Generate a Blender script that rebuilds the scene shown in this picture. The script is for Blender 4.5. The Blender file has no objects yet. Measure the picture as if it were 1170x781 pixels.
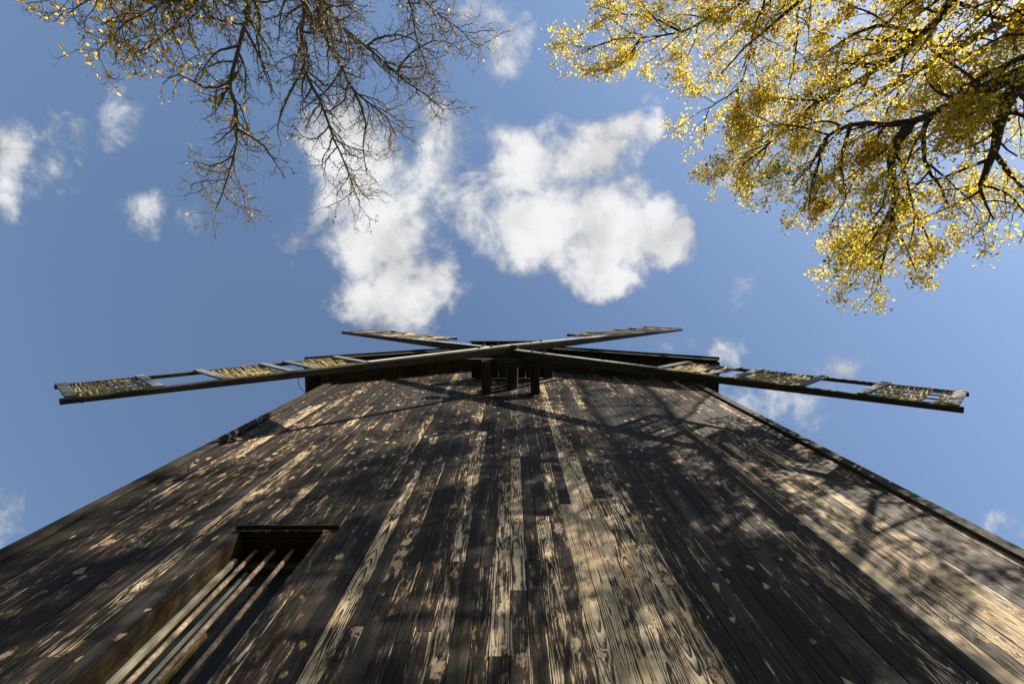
import bpy, math, random
import numpy as np
from mathutils import Vector, Matrix

R = random.Random(7)
NR = np.random.default_rng(7)
scene = bpy.context.scene
col = scene.collection
rad = math.radians

# ------------------------------------------------------------------ camera
F = 605.0                       # focal length in photo pixels (1170 wide)
TS, TC = 62 / math.hypot(62, F), F / math.hypot(62, F)
CAM = Vector((0, 0, 1.3))
cd = bpy.data.cameras.new('camera'); cam = bpy.data.objects.new('camera', cd); col.objects.link(cam)
cd.sensor_width = 36; cd.lens = F / 1170 * 36; cd.clip_end = 3000; cd.clip_start = 0.05
fwd = Vector((0, TS, TC)); up = Vector((0, -TC, TS)); rt = Vector((1, 0, 0))
cam.matrix_world = Matrix.Translation(CAM) @ Matrix((rt, up, -fwd)).transposed().to_4x4()
scene.camera = cam

def uvdir(px, py):              # photo pixel -> (x/h, y/h): sky position on the zenith plane
    X = px - 585; Y = py - 390.5
    z = -Y * TS + F * TC
    return X / z, (Y * TC + F * TS) / z
def at(px, py, h):              # the point on that line of sight, h metres above the lens
    u, v = uvdir(px, py)
    return Vector((u * h, v * h, CAM.z + h))

# ------------------------------------------------------------------ light
SUN_EL, SUN_AZ = 35.0, 132.0    # azimuth clockwise from +Y (towards the mill)
sdir = Vector((math.sin(rad(SUN_AZ)) * math.cos(rad(SUN_EL)), math.cos(rad(SUN_AZ)) * math.cos(rad(SUN_EL)), math.sin(rad(SUN_EL))))
sl = bpy.data.lights.new('sun', 'SUN'); so = bpy.data.objects.new('sun', sl); col.objects.link(so)
sl.energy = 5.0; sl.angle = rad(0.45); sl.color = (1.0, 0.92, 0.78)
so.rotation_euler = (-sdir).to_track_quat('-Z', 'Y').to_euler()
so.location = (20, -20, 30)

scene.view_settings.view_transform = 'Standard'; scene.view_settings.look = 'None'
scene.view_settings.gamma = 1.0; scene.view_settings.use_curve_mapping = False
scene.view_settings.exposure = 1.25
scene.cycles.use_denoising = True
scene.cycles.max_bounces = 8; scene.cycles.transparent_max_bounces = 8

class NT:
    """small helper to write node trees"""
    def __init__(s, nt): s.nt = nt; s.n = nt.nodes; s.l = nt.links
    def new(s, t, **kw):
        o = s.n.new(t)
        for k, v in kw.items(): setattr(o, k, v)
        return o
    def put(s, sock, v):
        if v is None: return
        if isinstance(v, bpy.types.NodeSocket): s.l.new(v, sock)
        else: sock.default_value = v
    def m(s, op, a, b=None, c=None, clamp=False):
        o = s.new('ShaderNodeMath', operation=op, use_clamp=clamp)
        s.put(o.inputs[0], a); s.put(o.inputs[1], b)
        if c is not None: s.put(o.inputs[2], c)
        return o.outputs[0]
    def v(s, op, a, b=None, scale=None):
        o = s.new('ShaderNodeVectorMath', operation=op); s.put(o.inputs[0], a)
        if b is not None: s.put(o.inputs[1], b)
        if scale is not None: s.put(o.inputs['Scale'], scale)
        return o.outputs['Value'] if op in ('LENGTH', 'DOT_PRODUCT', 'DISTANCE') else o.outputs['Vector']
    def xyz(s, x, y, z):
        o = s.new('ShaderNodeCombineXYZ'); s.put(o.inputs[0], x); s.put(o.inputs[1], y); s.put(o.inputs[2], z); return o.outputs[0]
    def sep(s, v):
        o = s.new('ShaderNodeSeparateXYZ'); s.put(o.inputs[0], v); return o.outputs
    def noise(s, vec, scale=1.0, detail=4.0, rough=0.5, dist=0.0, color=False):
        o = s.new('ShaderNodeTexNoise'); s.put(o.inputs['Vector'], vec)
        o.inputs['Scale'].default_value = scale; o.inputs['Detail'].default_value = detail
        o.inputs['Roughness'].default_value = rough; o.inputs['Distortion'].default_value = dist
        return o.outputs['Color'] if color else o.outputs['Fac']
    def ss(s, v, lo, hi, a=0.0, b=1.0, kind='SMOOTHSTEP'):
        o = s.new('ShaderNodeMapRange', interpolation_type=kind)
        s.put(o.inputs['Value'], v); s.put(o.inputs['From Min'], lo); s.put(o.inputs['From Max'], hi)
        s.put(o.inputs['To Min'], a); s.put(o.inputs['To Max'], b); return o.outputs['Result']
    def mix(s, f, a, b, mode='MIX'):
        o = s.new('ShaderNodeMix', data_type='RGBA', blend_type=mode)
        s.put(o.inputs[0], f); s.put(o.inputs[6], a); s.put(o.inputs[7], b); return o.outputs[2]
    def attr(s, name):
        o = s.new('ShaderNodeAttribute', attribute_name=name); return o.outputs

# ------------------------------------------------------------------ sky with clouds
world = bpy.data.worlds.new('World'); scene.world = world; world.use_nodes = True
N = NT(world.node_tree); N.n.clear()
sky = N.new('ShaderNodeTexSky', sky_type='NISHITA')
sky.sun_disc = False; sky.sun_elevation = rad(SUN_EL); sky.sun_rotation = rad(SUN_AZ)
sky.air_density = 1.0; sky.dust_density = 0.35; sky.ozone_density = 1.3; sky.altitude = 50
SKY_STRENGTH = 0.060
geo = N.new('ShaderNodeNewGeometry')
d = N.v('SCALE', geo.outputs['Incoming'], scale=-1.0)
sx = N.sep(d)
zc = N.m('MAXIMUM', sx[2], 0.05)
uv = N.xyz(N.m('DIVIDE', sx[0], zc), N.m('DIVIDE', sx[1], zc), 0.0)
w1 = N.v('SUBTRACT', N.noise(uv, 3.2, 3, 0.55, color=True), (0.5, 0.5, 0.5))
w2 = N.v('SUBTRACT', N.noise(uv, 11.0, 4, 0.6, color=True), (0.5, 0.5, 0.5))
uw = N.v('ADD', uv, N.v('ADD', N.v('SCALE', w1, scale=0.20), N.v('SCALE', w2, scale=0.085)))
uw = N.v('MULTIPLY', uw, (1, 1, 0))
# px, py, rx, ry (photo pixels), peak
BLOBS = [
    (600, 205, 78, 52, 1.0), (672, 178, 62, 42, 1.0), (640, 250, 100, 62, 1.08), (700, 262, 75, 58, 1.05), (745, 268, 48, 44, 1.02), (560, 235, 42, 60, .82),
    (690, 305, 62, 34, .95), (720, 150, 36, 26, .85), (750, 112, 22, 12, .42),
    (412, 205, 76, 72, 1.0), (432, 268, 74, 64, 1.12), (458, 330, 68, 52, 1.08), (392, 235, 54, 46, .9), (480, 300, 50, 60, .72), (505, 215, 62, 84, .70), (530, 165, 46, 40, .55),
    (560, 50, 40, 58, .62), (540, 12, 50, 30, .45), (135, 125, 40, 52, .52), (12, 200, 38, 55, .86), (72, 172, 30, 26, .54), (170, 248, 54, 36, .46), (45, 215, 60, 60, .45),
    (12, 592, 46, 36, .56), (1135, 592, 46, 18, .50), (765, 400, 26, 18, .55), (828, 405, 34, 20, .58), (878, 462, 76, 40, .60), (935, 486, 34, 18, .52),
    (935, 415, 44, 24, .54), (850, 215, 40, 30, .5), (328, 288, 26, 32, .42), (860, 332, 22, 30, .4), (1010, 30, 150, 90, .3), (700, 60, 90, 40, .42)]
den = None
for px, py, rx, ry, pk in BLOBS:
    u, v_ = uvdir(px, py); u1, v1 = uvdir(px + rx, py + ry)
    q = N.v('MULTIPLY', N.v('SUBTRACT', uw, (u, v_, 0)), (1 / (u1 - u), 1 / (v1 - v_), 0))
    a = N.m('MULTIPLY_ADD', N.v('DOT_PRODUCT', q, q), -0.55 * pk, pk)
    den = a if den is None else N.m('SMOOTH_MAX', den, a, 0.08)
den = N.m('MAXIMUM', den, 0.0)
fb = N.noise(uv, 8.5, 12, 0.62, 0.4)
fb2 = N.noise(uv, 30.0, 8, 0.6)
dd = N.m('ADD', den, N.m('ADD', N.m('MULTIPLY_ADD', fb, 2.0, -1.0), N.m('MULTIPLY_ADD', fb2, 0.62, -0.31)))
cm = N.m('MULTIPLY', N.ss(dd, 0.28, 0.95), N.ss(den, 0.02, 0.34))
shade = N.noise(N.v('ADD', uv, (0.03, -0.03, 2.0)), 7.0, 9, 0.58)
lum = N.m('ADD', N.ss(shade, 0.34, 0.60, -0.22, 0.06), N.ss(dd, 0.3, 1.1, 0.70, 0.99))
K = 1 / (SKY_STRENGTH * 2 ** scene.view_settings.exposure)
cc = N.v('SCALE', N.v('MULTIPLY', N.xyz(lum, lum, lum), (K * .98, K * .985, K * 1.0)), scale=0.9)
# pale, slightly desaturated sky: thin high veil
hs = N.new('ShaderNodeHueSaturation'); N.put(hs.inputs['Color'], sky.outputs[0])
hs.inputs['Hue'].default_value = 0.499; hs.inputs['Saturation'].default_value = 0.98; hs.inputs['Value'].default_value = 1.38
mixc = N.mix(N.m('MULTIPLY', cm, 0.97), hs.outputs[0], cc)
bg = N.new('ShaderNodeBackground'); N.put(bg.inputs[0], mixc); bg.inputs[1].default_value = SKY_STRENGTH
wo = N.new('ShaderNodeOutputWorld'); N.l.new(bg.outputs[0], wo.inputs[0])

# ------------------------------------------------------------------ object helpers
def tag(o, label=None, cat=None, group=None, kind=None):
    if label: o['label'] = label
    if cat: o['category'] = cat
    if group: o['group'] = group
    if kind: o['kind'] = kind
    return o
def empty(name, loc):
    o = bpy.data.objects.new(name, None); col.objects.link(o); o.location = loc; o.empty_display_size = .3
    return o
def link_mesh(name, me, mat, parent=None):
    o = bpy.data.objects.new(name, me); col.objects.link(o)
    if mat: me.materials.append(mat)
    if parent is not None:
        o.parent = parent
        if parent.type == 'EMPTY': o.matrix_parent_inverse = Matrix.Translation(-parent.location)
    return o

class MB:
    """boxes, beams and tubes collected into ONE mesh; uv = (across, along) in metres, attribute rnd per piece"""
    def __init__(s): s.v = []; s.f = []; s.uv = []; s.r = []
    def face(s, idx, uvs): s.f.append(idx); s.uv.append(uvs)
    def beam(s, p0, p1, w, h, side, taper=1.0, rnd=None, bev=0.004):
        """bar from p0 to p1; w measured along 'side', h along the third axis; chamfered long edges"""
        p0 = Vector(p0); p1 = Vector(p1); ax = (p1 - p0); L = ax.length; ax.normalize()
        side = Vector(side); side = (side - ax * side.dot(ax)).normalized(); th = ax.cross(side).normalized()
        rnd = rnd or (R.random(), R.random(), R.random()); b0 = len(s.v)
        for p, k in ((p0, 1.0), (p1, taper)):
            W, H = w * k / 2, h * k / 2; b = min(bev, W * .4, H * .4)
            for a, c in ((-W + b, -H), (W - b, -H), (W, -H + b), (W, H - b), (W - b, H), (-W + b, H), (-W, H - b), (-W, -H + b)):
                s.v.append(p + side * a + th * c); s.r.append(rnd)
        per = 0
        for i in range(8):
            j = (i + 1) % 8; e = (s.v[b0 + i] - s.v[b0 + j]).length
            s.face((b0 + i, b0 + j, b0 + 8 + j, b0 + 8 + i), ((per, 0), (per + e, 0), (per + e, L), (per, L))); per += e
        s.face(tuple(b0 + i for i in range(7, -1, -1)), tuple((0.02 * i, 0) for i in range(8)))
        s.face(tuple(b0 + 8 + i for i in range(8)), tuple((0.02 * i, L) for i in range(8)))
    def box(s, lo, hi, along=2, rnd=None, bev=0.004):
        lo = Vector(lo); hi = Vector(hi); c = (lo + hi) / 2; e = hi - lo
        a = Vector((0, 0, 0)); a[along] = 1; sd = Vector((0, 0, 0)); sd[(along + 1) % 3] = 1
        p0 = c.copy(); p0[along] = lo[along]; p1 = c.copy(); p1[along] = hi[along]
        s.beam(p0, p1, e[(along + 1) % 3], e[(along + 2) % 3], sd, rnd=rnd, bev=bev)
    def tube(s, pts, rads, n=8, rnd=None):
        rnd = rnd or (R.random(), R.random(), R.random()); b0 = len(s.v); pts = [Vector(p) for p in pts]; L = 0
        t = (pts[1] - pts[0]).normalized(); u = t.orthogonal().normalized()
        Ls = []
        for i, p in enumerate(pts):
            t = (pts[min(i + 1, len(pts) - 1)] - pts[max(i - 1, 0)]).normalized()
            u = (u - t * u.dot(t)).normalized(); w = t.cross(u)
            if i: L += (p - pts[i - 1]).length
            Ls.append(L)
            for k in range(n):
                a = 2 * math.pi * k / n
                s.v.append(p + (u * math.cos(a) + w * math.sin(a)) * rads[i]); s.r.append(rnd)
        c = 2 * math.pi * rads[0]
        for i in range(len(pts) - 1):
            for k in range(n):
                j = (k + 1) % n
                s.face((b0 + i * n + k, b0 + i * n + j, b0 + (i + 1) * n + j, b0 + (i + 1) * n + k),
                       ((c * k / n, Ls[i]), (c * (k + 1) / n, Ls[i]), (c * (k + 1) / n, Ls[i + 1]), (c * k / n, Ls[i + 1])))
        s.face(tuple(b0 + i for i in range(n - 1, -1, -1)), tuple((0, 0) for _ in range(n)))
        e = b0 + (len(pts) - 1) * n
        s.face(tuple(e + i for i in range(n)), tuple((0, L) for _ in range(n)))
    def poly(s, pts, rnd=None, uvs=None):
        rnd = rnd or (R.random(), R.random(), R.random()); b0 = len(s.v)
        for p in pts: s.v.append(Vector(p)); s.r.append(rnd)
        s.face(tuple(range(b0, b0 + len(pts))), uvs or tuple((p[0], p[2]) for p in pts))
    def build(s, name, mat, parent=None, smooth=False, attrs=None):
        me = bpy.data.meshes.new(name)
        me.from_pydata([tuple(v) for v in s.v], [], s.f)
        ul = me.uv_layers.new(name='UVMap')
        ul.data.foreach_set('uv', np.array([c for f in s.uv for c in f], dtype=np.float32).ravel())
        a = me.attributes.new('rnd', 'FLOAT_COLOR', 'POINT')
        a.data.foreach_set('color', np.array([tuple(r)[:3] + (1.0,) for r in s.r], dtype=np.float32).ravel())
        for k, vals in (attrs or {}).items():
            at_ = me.attributes.new(k, 'FLOAT', 'POINT'); at_.data.foreach_set('value', np.array(vals, dtype=np.float32))
        if smooth: me.polygons.foreach_set('use_smooth', [True] * len(me.polygons))
        return link_mesh(name, me, mat, parent)

# ------------------------------------------------------------------ materials
def new_mat(name):
    m = bpy.data.materials.new(name); m.use_nodes = True; n = NT(m.node_tree); n.n.clear()
    out = n.new('ShaderNodeOutputMaterial'); bs = n.new('ShaderNodeBsdfPrincipled'); n.l.new(bs.outputs[0], out.inputs[0])
    return m, n, bs, out

def charred_boards():
    """scorched softwood boards: bare early wood, black late wood, pale knots, worn edges"""
    m, n, bs, out = new_mat('charred_boards')
    uvn = n.new('ShaderNodeUVMap', uv_map='UVMap'); uvs = n.sep(uvn.outputs[0]); u, v = uvs[0], uvs[1]
    rc = n.sep(n.attr('rnd')['Color']); wear = n.attr('wear')['Fac']; half = n.attr('half')['Fac']
    sh = n.m('MULTIPLY', rc[0], 57.0); sv = n.m('MULTIPLY', rc[1], 83.0)
    def P(su, sv_, z=0.0):   # noise domain: u in board, v along, third = board
        return n.xyz(n.m('MULTIPLY', u, su), n.m('MULTIPLY', n.m('ADD', v, sv), sv_), n.m('ADD', sh, z))
    # knots: two candidates per cell, rows along the board
    kv = n.xyz(n.m('MULTIPLY', n.m('ADD', u, sh), 7.5), n.m('MULTIPLY', n.m('ADD', v, sv), 4.8), 0.0)
    kv = n.v('ADD', kv, n.v('SCALE', n.v('SUBTRACT', n.noise(P(28, 14, 9), 1, 2, .5, color=True), (.5, .5, .5)), scale=.46))
    vo = n.new('ShaderNodeTexVoronoi', voronoi_dimensions='2D', feature='F1'); n.put(vo.inputs['Vector'], kv); vo.inputs['Randomness'].default_value = 1.0; vo.inputs['Scale'].default_value = 1.0
    kd = vo.outputs['Distance']; kc = n.sep(vo.outputs['Color'])
    krad = n.m('MULTIPLY', n.ss(kc[0], 0.70, 1.0, 0.06, 0.27, 'LINEAR'), n.m('GREATER_THAN', kc[0], .70))
    kk = n.m('SUBTRACT', krad, kd)                       # >0 inside a knot
    knot = n.ss(kk, -0.03, 0.06)
    khalo = n.m('MULTIPLY', n.ss(kk, -0.20, 0.0), n.ss(krad, 0.02, 0.09))
    # growth rings: distance to a wandering pith
    D = n.m('ADD', n.m('MULTIPLY_ADD', n.noise(P(0.0, 0.55, 3), 1, 2, .5), 0.17, -0.05), n.m('MULTIPLY', rc[2], 0.045))
    u0 = n.m('MULTIPLY', n.m('MULTIPLY_ADD', n.noise(P(0, .3, 5), 1, 1), 0.10, -0.05), 1.0)
    uu = n.m('ADD', n.m('SUBTRACT', u, u0), n.m('MULTIPLY_ADD', n.noise(P(14, 1.6, 7), 1, 3, .5), .022, -.011))
    rr = n.m('SQRT', n.m('ADD', n.m('MULTIPLY', uu, uu), n.m('MULTIPLY', D, D)))
    rr = n.m('ADD', rr, n.m('MULTIPLY', khalo, 0.011))
    ph = n.m('MULTIPLY', rr, n.m('MULTIPLY_ADD', rc[1], 45, 62))
    ring = n.m('FRACT', ph)
    ring = n.m('POWER', ring, 1.7)                       # slow early wood, dark late wood edge
    fiber = n.noise(P(210, 3.2, 1), 1, 4, .6)
    # wear
    big = n.noise(n.xyz(n.m('MULTIPLY', u, 6), n.m('MULTIPLY', n.m('ADD', v, sv), 1.3), sh), 1, 5, .65)
    mid = n.noise(P(26, 5.0, 13), 1, 6, .66)
    fine = n.noise(P(85, 13.0, 17), 1, 4, .6)
    W = n.m('ADD', wear, n.m('MULTIPLY_ADD', big, 1.15, -0.575))
    W = n.m('ADD', W, n.m('MULTIPLY_ADD', mid, 1.25, -0.625))
    W = n.m('ADD', W, n.m('MULTIPLY_ADD', fine, 0.50, -0.25))
    W = n.m('SUBTRACT', W, n.m('MULTIPLY', n.m('SUBTRACT', ring, 0.36), n.m('MULTIPLY_ADD', n.m('POWER', rc[1], 1.6), .48, .16)))
    W = n.m('ADD', W, n.m('MULTIPLY_ADD', fiber, 0.80, -0.40))
    W = n.m('ADD', W, n.m('MULTIPLY', khalo, 0.10))
    edge = n.m('SUBTRACT', half, n.m('ABSOLUTE', u))
    en = n.noise(P(3, 1.3, 21), 1, 4, .65)
    ew = n.m('MULTIPLY', n.ss(edge, 0.001, n.m('MULTIPLY_ADD', en, .026, -.003), 1, 0), n.ss(en, .47, .60))
    ew = n.m('MULTIPLY', ew, n.ss(rc[2], .25, .5))
    W = n.m('ADD', W, n.m('MULTIPLY', ew, 0.42))
    bare = n.ss(W, 0.42, 0.66)
    scorch = n.ss(W, 0.16, 0.46)
    # colours
    tone = n.noise(P(9, .7, 31), 1, 4, .6)
    pale = n.mix(n.ss(tone, .3, .72), (.44, .335, .21, 1), (.62, .515, .36, 1))
    pale = n.mix(n.m('MULTIPLY', ring, .55), pale, (.20, .12, .065, 1))
    pale = n.mix(n.ss(fiber, .5, .8, 0, .35), pale, (.25, .18, .12, 1))
    pale = n.mix(n.m('MULTIPLY', n.ss(n.noise(P(5, 1.1, 41), 1, 4, .6), .52, .72), .55), pale, (.34, .17, .07, 1))
    grey = n.noise(P(40, 1.6, 51), 1, 5, .65)
    chb = n.mix(n.ss(grey, .38, .75), (.0085, .0074, .0062, 1), (.030, .0255, .020, 1))
    chb = n.mix(n.m('MULTIPLY', n.ss(fiber, .5, .78), .35), chb, (.080, .066, .050, 1))
    chb = n.mix(n.m('MULTIPLY', n.ss(rc[2], .1, .9), n.ss(n.noise(P(11, .5, 61), 1, 4, .6), .42, .7, 0, .7)), chb, (.075, .063, .050, 1))
    brown = n.mix(n.ss(mid, .35, .7), (.050, .034, .024, 1), (.135, .085, .050, 1))
    c = n.mix(n.m('MULTIPLY', scorch, n.m('MULTIPLY_ADD', tone, 1.1, .1, clamp=True)), chb, brown)
    c = n.mix(bare, c, pale)
    # knots: pale orange hearts with darker rings, often clean even where the board is black
    kr = n.m('FRACT', n.m('MULTIPLY', kd, 17.0))
    kcol = n.mix(n.ss(kc[1], .2, .9), (.44, .33, .205, 1), (.38, .20, .085, 1))
    kcol = n.mix(n.m('MULTIPLY', n.m('POWER', kr, 2.2), .65), kcol, (.14, .07, .035, 1))
    kcol = n.mix(n.m('MULTIPLY', n.ss(kd, .02, .09, 1, 0), n.ss(kc[1], .3, .6)), kcol, (.10, .05, .03, 1))
    kcol = n.mix(n.ss(mid, .45, .7, 0, .6), kcol, (.13, .085, .05, 1))
    kvis = n.m('MULTIPLY', knot, n.ss(n.m('ADD', kc[2], n.m('MULTIPLY', fine, .5)), .42, .6))
    c = n.mix(kvis, c, kcol)
    # iron nails in pairs with a faint rust run
    nv = n.m('MULTIPLY', n.m('ADD', v, n.m('MULTIPLY', n.m('ROUND', n.m('MULTIPLY', sh, 9)), .0007)), 1 / .95)
    dz = n.m('MULTIPLY', n.m('SUBTRACT', n.m('FRACT', nv), .5), .95); du = n.m('SUBTRACT', n.m('ABSOLUTE', u), .027)
    nd = n.m('SQRT', n.m('ADD', n.m('MULTIPLY', dz, dz), n.m('MULTIPLY', du, du)))
    run = n.m('MULTIPLY', n.m('MULTIPLY', n.ss(n.m('ABSOLUTE', du), .002, .009, 1, 0), n.ss(dz, -.11, -.005)), n.ss(dz, 0, .004, 1, 0))
    c = n.mix(n.m('MULTIPLY', run, n.ss(fiber, .3, .6, 0, .55)), c, (.055, .028, .014, 1))
    c = n.mix(n.ss(nd, .0032, .0048, 1, 0), c, (.025, .018, .014, 1))
    # fine cracks
    crk = n.m('MULTIPLY', n.ss(n.noise(P(120, 1.5, 71), 1, 3, .5), .655, .70), .85)
    c = n.mix(crk, c, (.012, .011, .010, 1))
    n.put(bs.inputs['Base Color'], c)
    n.put(bs.inputs['Roughness'], n.m('MULTIPLY_ADD', bare, .22, n.m('MULTIPLY_ADD', grey, .20, .58)))
    bs.inputs['Specular IOR Level'].default_value = 0.10
    hgt = n.m('ADD', n.m('MULTIPLY', ring, -.5), n.m('ADD', n.m('MULTIPLY', fiber, .6), n.m('MULTIPLY', n.m('SUBTRACT', mid, crk), .8)))
    bp = n.new('ShaderNodeBump'); bp.inputs['Strength'].default_value = .55; bp.inputs['Distance'].default_value = .003
    n.put(bp.inputs['Height'], hgt); n.l.new(bp.outputs[0], bs.inputs['Normal'])
    return m

def timber(name, dark, light, streak, spec=.10, rough=.8, moss=None):
    """weathered sawn timber, grain along uv.y"""
    m, n, bs, out = new_mat(name)
    uvn = n.new('ShaderNodeUVMap', uv_map='UVMap'); uvs = n.sep(uvn.outputs[0])
    rc = n.sep(n.attr('rnd')['Color']); z = n.m('MULTIPLY', rc[0], 61.0)
    def P(a, b, o=0.0): return n.xyz(n.m('MULTIPLY', uvs[0], a), n.m('MULTIPLY', n.m('ADD', uvs[1], n.m('MULTIPLY', rc[1], 20)), b), n.m('ADD', z, o))
    a = n.noise(P(30, 2.0), 1, 5, .62); b = n.noise(P(140, 4.0, 3), 1, 4, .6); c0 = n.noise(P(6, 1.2, 7), 1, 4, .6)
    c = n.mix(n.ss(a, .3, .72), dark + (1,), light + (1,))
    c = n.mix(n.ss(b, .52, .75, 0, .6), c, streak + (1,))
    c = n.mix(n.ss(c0, .5, .75, 0, .55), c, tuple(x * .45 for x in dark) + (1,))
    k = n.m('MULTIPLY_ADD', rc[2], .5, .75); c = n.v('SCALE', c, scale=k)
    if moss: c = n.mix(n.ss(n.noise(P(9, 5, 12), 1, 5, .65), .50, .66, 0, .8), c, moss + (1,))
    n.put(bs.inputs['Base Color'], c); bs.inputs['Roughness'].default_value = rough; bs.inputs['Specular IOR Level'].default_value = spec
    bp = n.new('ShaderNodeBump'); bp.inputs['Strength'].default_value = .4; bp.inputs['Distance'].default_value = .003
    n.put(bp.inputs['Height'], n.m('ADD', a, b)); n.l.new(bp.outputs[0], bs.inputs['Normal'])
    return m

def plain(name, c, rough=.6, metal=0.0, var=.25, scale=9.0):
    m, n, bs, out = new_mat(name)
    tc = n.new('ShaderNodeTexCoord'); f = n.noise(tc.outputs['Object'], scale, 6, .62)
    n.put(bs.inputs['Base Color'], n.mix(n.ss(f, .3, .7), tuple(x * (1 - var) for x in c) + (1,), tuple(min(1, x * (1 + var)) for x in c) + (1,)))
    bs.inputs['Roughness'].default_value = rough; bs.inputs['Metallic'].default_value = metal
    return m

def rust_mat():
    m, n, bs, out = new_mat('rusty_iron')
    tc = n.new('ShaderNodeTexCoord'); p = tc.outputs['Object']
    f = n.noise(p, 22, 8, .7); g = n.noise(p, 90, 4, .6)
    c = n.mix(n.ss(f, .38, .66), (.13, .095, .065, 1), (.36, .25, .155, 1)); c = n.mix(n.ss(g, .52, .7), c, (.47, .39, .27, 1))
    n.put(bs.inputs['Base Color'], c); bs.inputs['Roughness'].default_value = .7; bs.inputs['Specular IOR Level'].default_value = .4
    return m

def bark_mat(name, dark, light, green):
    m, n, bs, out = new_mat(name)
    tc = n.new('ShaderNodeTexCoord'); p = tc.outputs['Object']
    f = n.noise(p, 7, 8, .68); g = n.noise(p, 38, 5, .6); h = n.noise(p, 1.6, 4, .6)
    c = n.mix(n.ss(g, .35, .66), dark + (1,), light + (1,)); c = n.mix(n.ss(f, .48, .68, 0, .75), c, green + (1,))
    c = n.mix(n.ss(h, .5, .7, 0, .4), c, tuple(x * .6 for x in dark) + (1,))
    n.put(bs.inputs['Base Color'], c); bs.inputs['Roughness'].default_value = .85
    bp = n.new('ShaderNodeBump'); bp.inputs['Strength'].default_value = .6; bp.inputs['Distance'].default_value = .01
    n.put(bp.inputs['Height'], g); n.l.new(bp.outputs[0], bs.inputs['Normal'])
    return m

def leaf_mat(name):
    m, n, bs, out = new_mat(name)
    a = n.attr('tint')['Color']
    bs.inputs['Roughness'].default_value = .55; bs.inputs['Specular IOR Level'].default_value = .3
    n.put(bs.inputs['Base Color'], a)
    tr = n.new('ShaderNodeBsdfTranslucent'); n.put(tr.inputs[0], n.v('SCALE', a, scale=1.25))
    mx = n.new('ShaderNodeMixShader'); mx.inputs[0].default_value = .62
    n.l.new(bs.outputs[0], mx.inputs[1]); n.l.new(tr.outputs[0], mx.inputs[2]); n.l.new(mx.outputs[0], out.inputs[0])
    return m

M_wall = charred_boards()
M_trim = timber('charred_trim', (.020, .017, .014), (.055, .046, .037), (.12, .10, .078), moss=(.05, .052, .032))
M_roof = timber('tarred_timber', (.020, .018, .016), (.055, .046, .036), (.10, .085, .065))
M_sail = timber('weathered_spar', (.075, .068, .058), (.20, .185, .165), (.33, .31, .285))
M_bar = timber('grey_crossbar', (.11, .113, .12), (.20, .203, .21), (.27, .27, .265))
M_sunlit = timber('sunlit_spar_face', (.22, .21, .195), (.42, .405, .38), (.55, .53, .50))  # pale tone stands in for sunlight on the spar fronts
M_rail = timber('dark_rail', (.030, .027, .024), (.085, .075, .064), (.14, .125, .105))
M_wattle = timber('straw_coloured_rods', (.19, .14, .06), (.44, .345, .15), (.58, .49, .26), moss=(.10, .075, .04))
M_jamb = timber('stained_jamb', (.012, .010, .007), (.034, .026, .015), (.11, .078, .04), moss=(.065, .037, .013))
M_lintel = timber('greened_lintel', (.08, .08, .055), (.19, .185, .13), (.27, .26, .19), moss=(.13, .16, .06))
M_stile = timber('pale_sash', (.17, .155, .11), (.31, .28, .20), (.42, .39, .30))
M_greysash = timber('grey_sash', (.10, .105, .095), (.19, .19, .17), (.25, .25, .22))
M_yellow = timber('yellow_sash', (.22, .17, .06), (.33, .26, .085), (.40, .34, .15))
M_inner = timber('inner_boards', (.02, .018, .015), (.045, .038, .03), (.07, .06, .045))
M_rust = rust_mat()
M_wire = plain('black_wire', (.03, .03, .03), .5)
M_pin = plain('old_porcelain', (.20, .18, .14), .5)
def glass_mat():
    m, n, bs, out = new_mat('dusty_glass')
    bs.inputs['Base Color'].default_value = (.02, .022, .022, 1); bs.inputs['Roughness'].default_value = .38; bs.inputs['Specular IOR Level'].default_value = .10
    return m
M_glass = glass_mat()

# ------------------------------------------------------------------ ground
def ground():
    m, n, bs, out = new_mat('autumn_grass')
    tc = n.new('ShaderNodeTexCoord'); p = tc.outputs['Object']
    f = n.noise(p, .35, 6, .6); g = n.noise(p, 14, 6, .7)
    c = n.mix(n.ss(f, .35, .65), (.035, .05, .016, 1), (.06, .06, .024, 1)); c = n.mix(n.ss(g, .55, .7), c, (.26, .17, .04, 1))
    n.put(bs.inputs['Base Color'], c); bs.inputs['Roughness'].default_value = .9
    mb = MB(); S = 900
    mb.poly([(-S, -S, 0), (S, -S, 0), (S, S, 0), (-S, S, 0)])
    tag(mb.build('ground', m), 'leaf strewn autumn grass around the mill', kind='structure')
    # trodden gravel path in front of the wall
    m2, n, bs, out = new_mat('trodden_gravel')
    tc = n.new('ShaderNodeTexCoord'); p = tc.outputs['Object']; g = n.noise(p, 45, 6, .7); f = n.noise(p, 1.1, 5, .6)
    c = n.mix(n.ss(g, .35, .65), (.07, .055, .035, 1), (.13, .10, .06, 1)); c = n.mix(n.ss(f, .5, .7, 0, .6), c, (.09, .07, .04, 1))
    n.put(bs.inputs['Base Color'], c); bs.inputs['Roughness'].default_value = .95
    mb = MB(); mb.poly([(-5, -1.2, .004), (5, -1.2, .004), (5, 1.6, .004), (-5, 1.6, .004)])
    tag(mb.build('path', m2), 'trodden gravel strip below the board wall', kind='structure')
ground()

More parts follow.
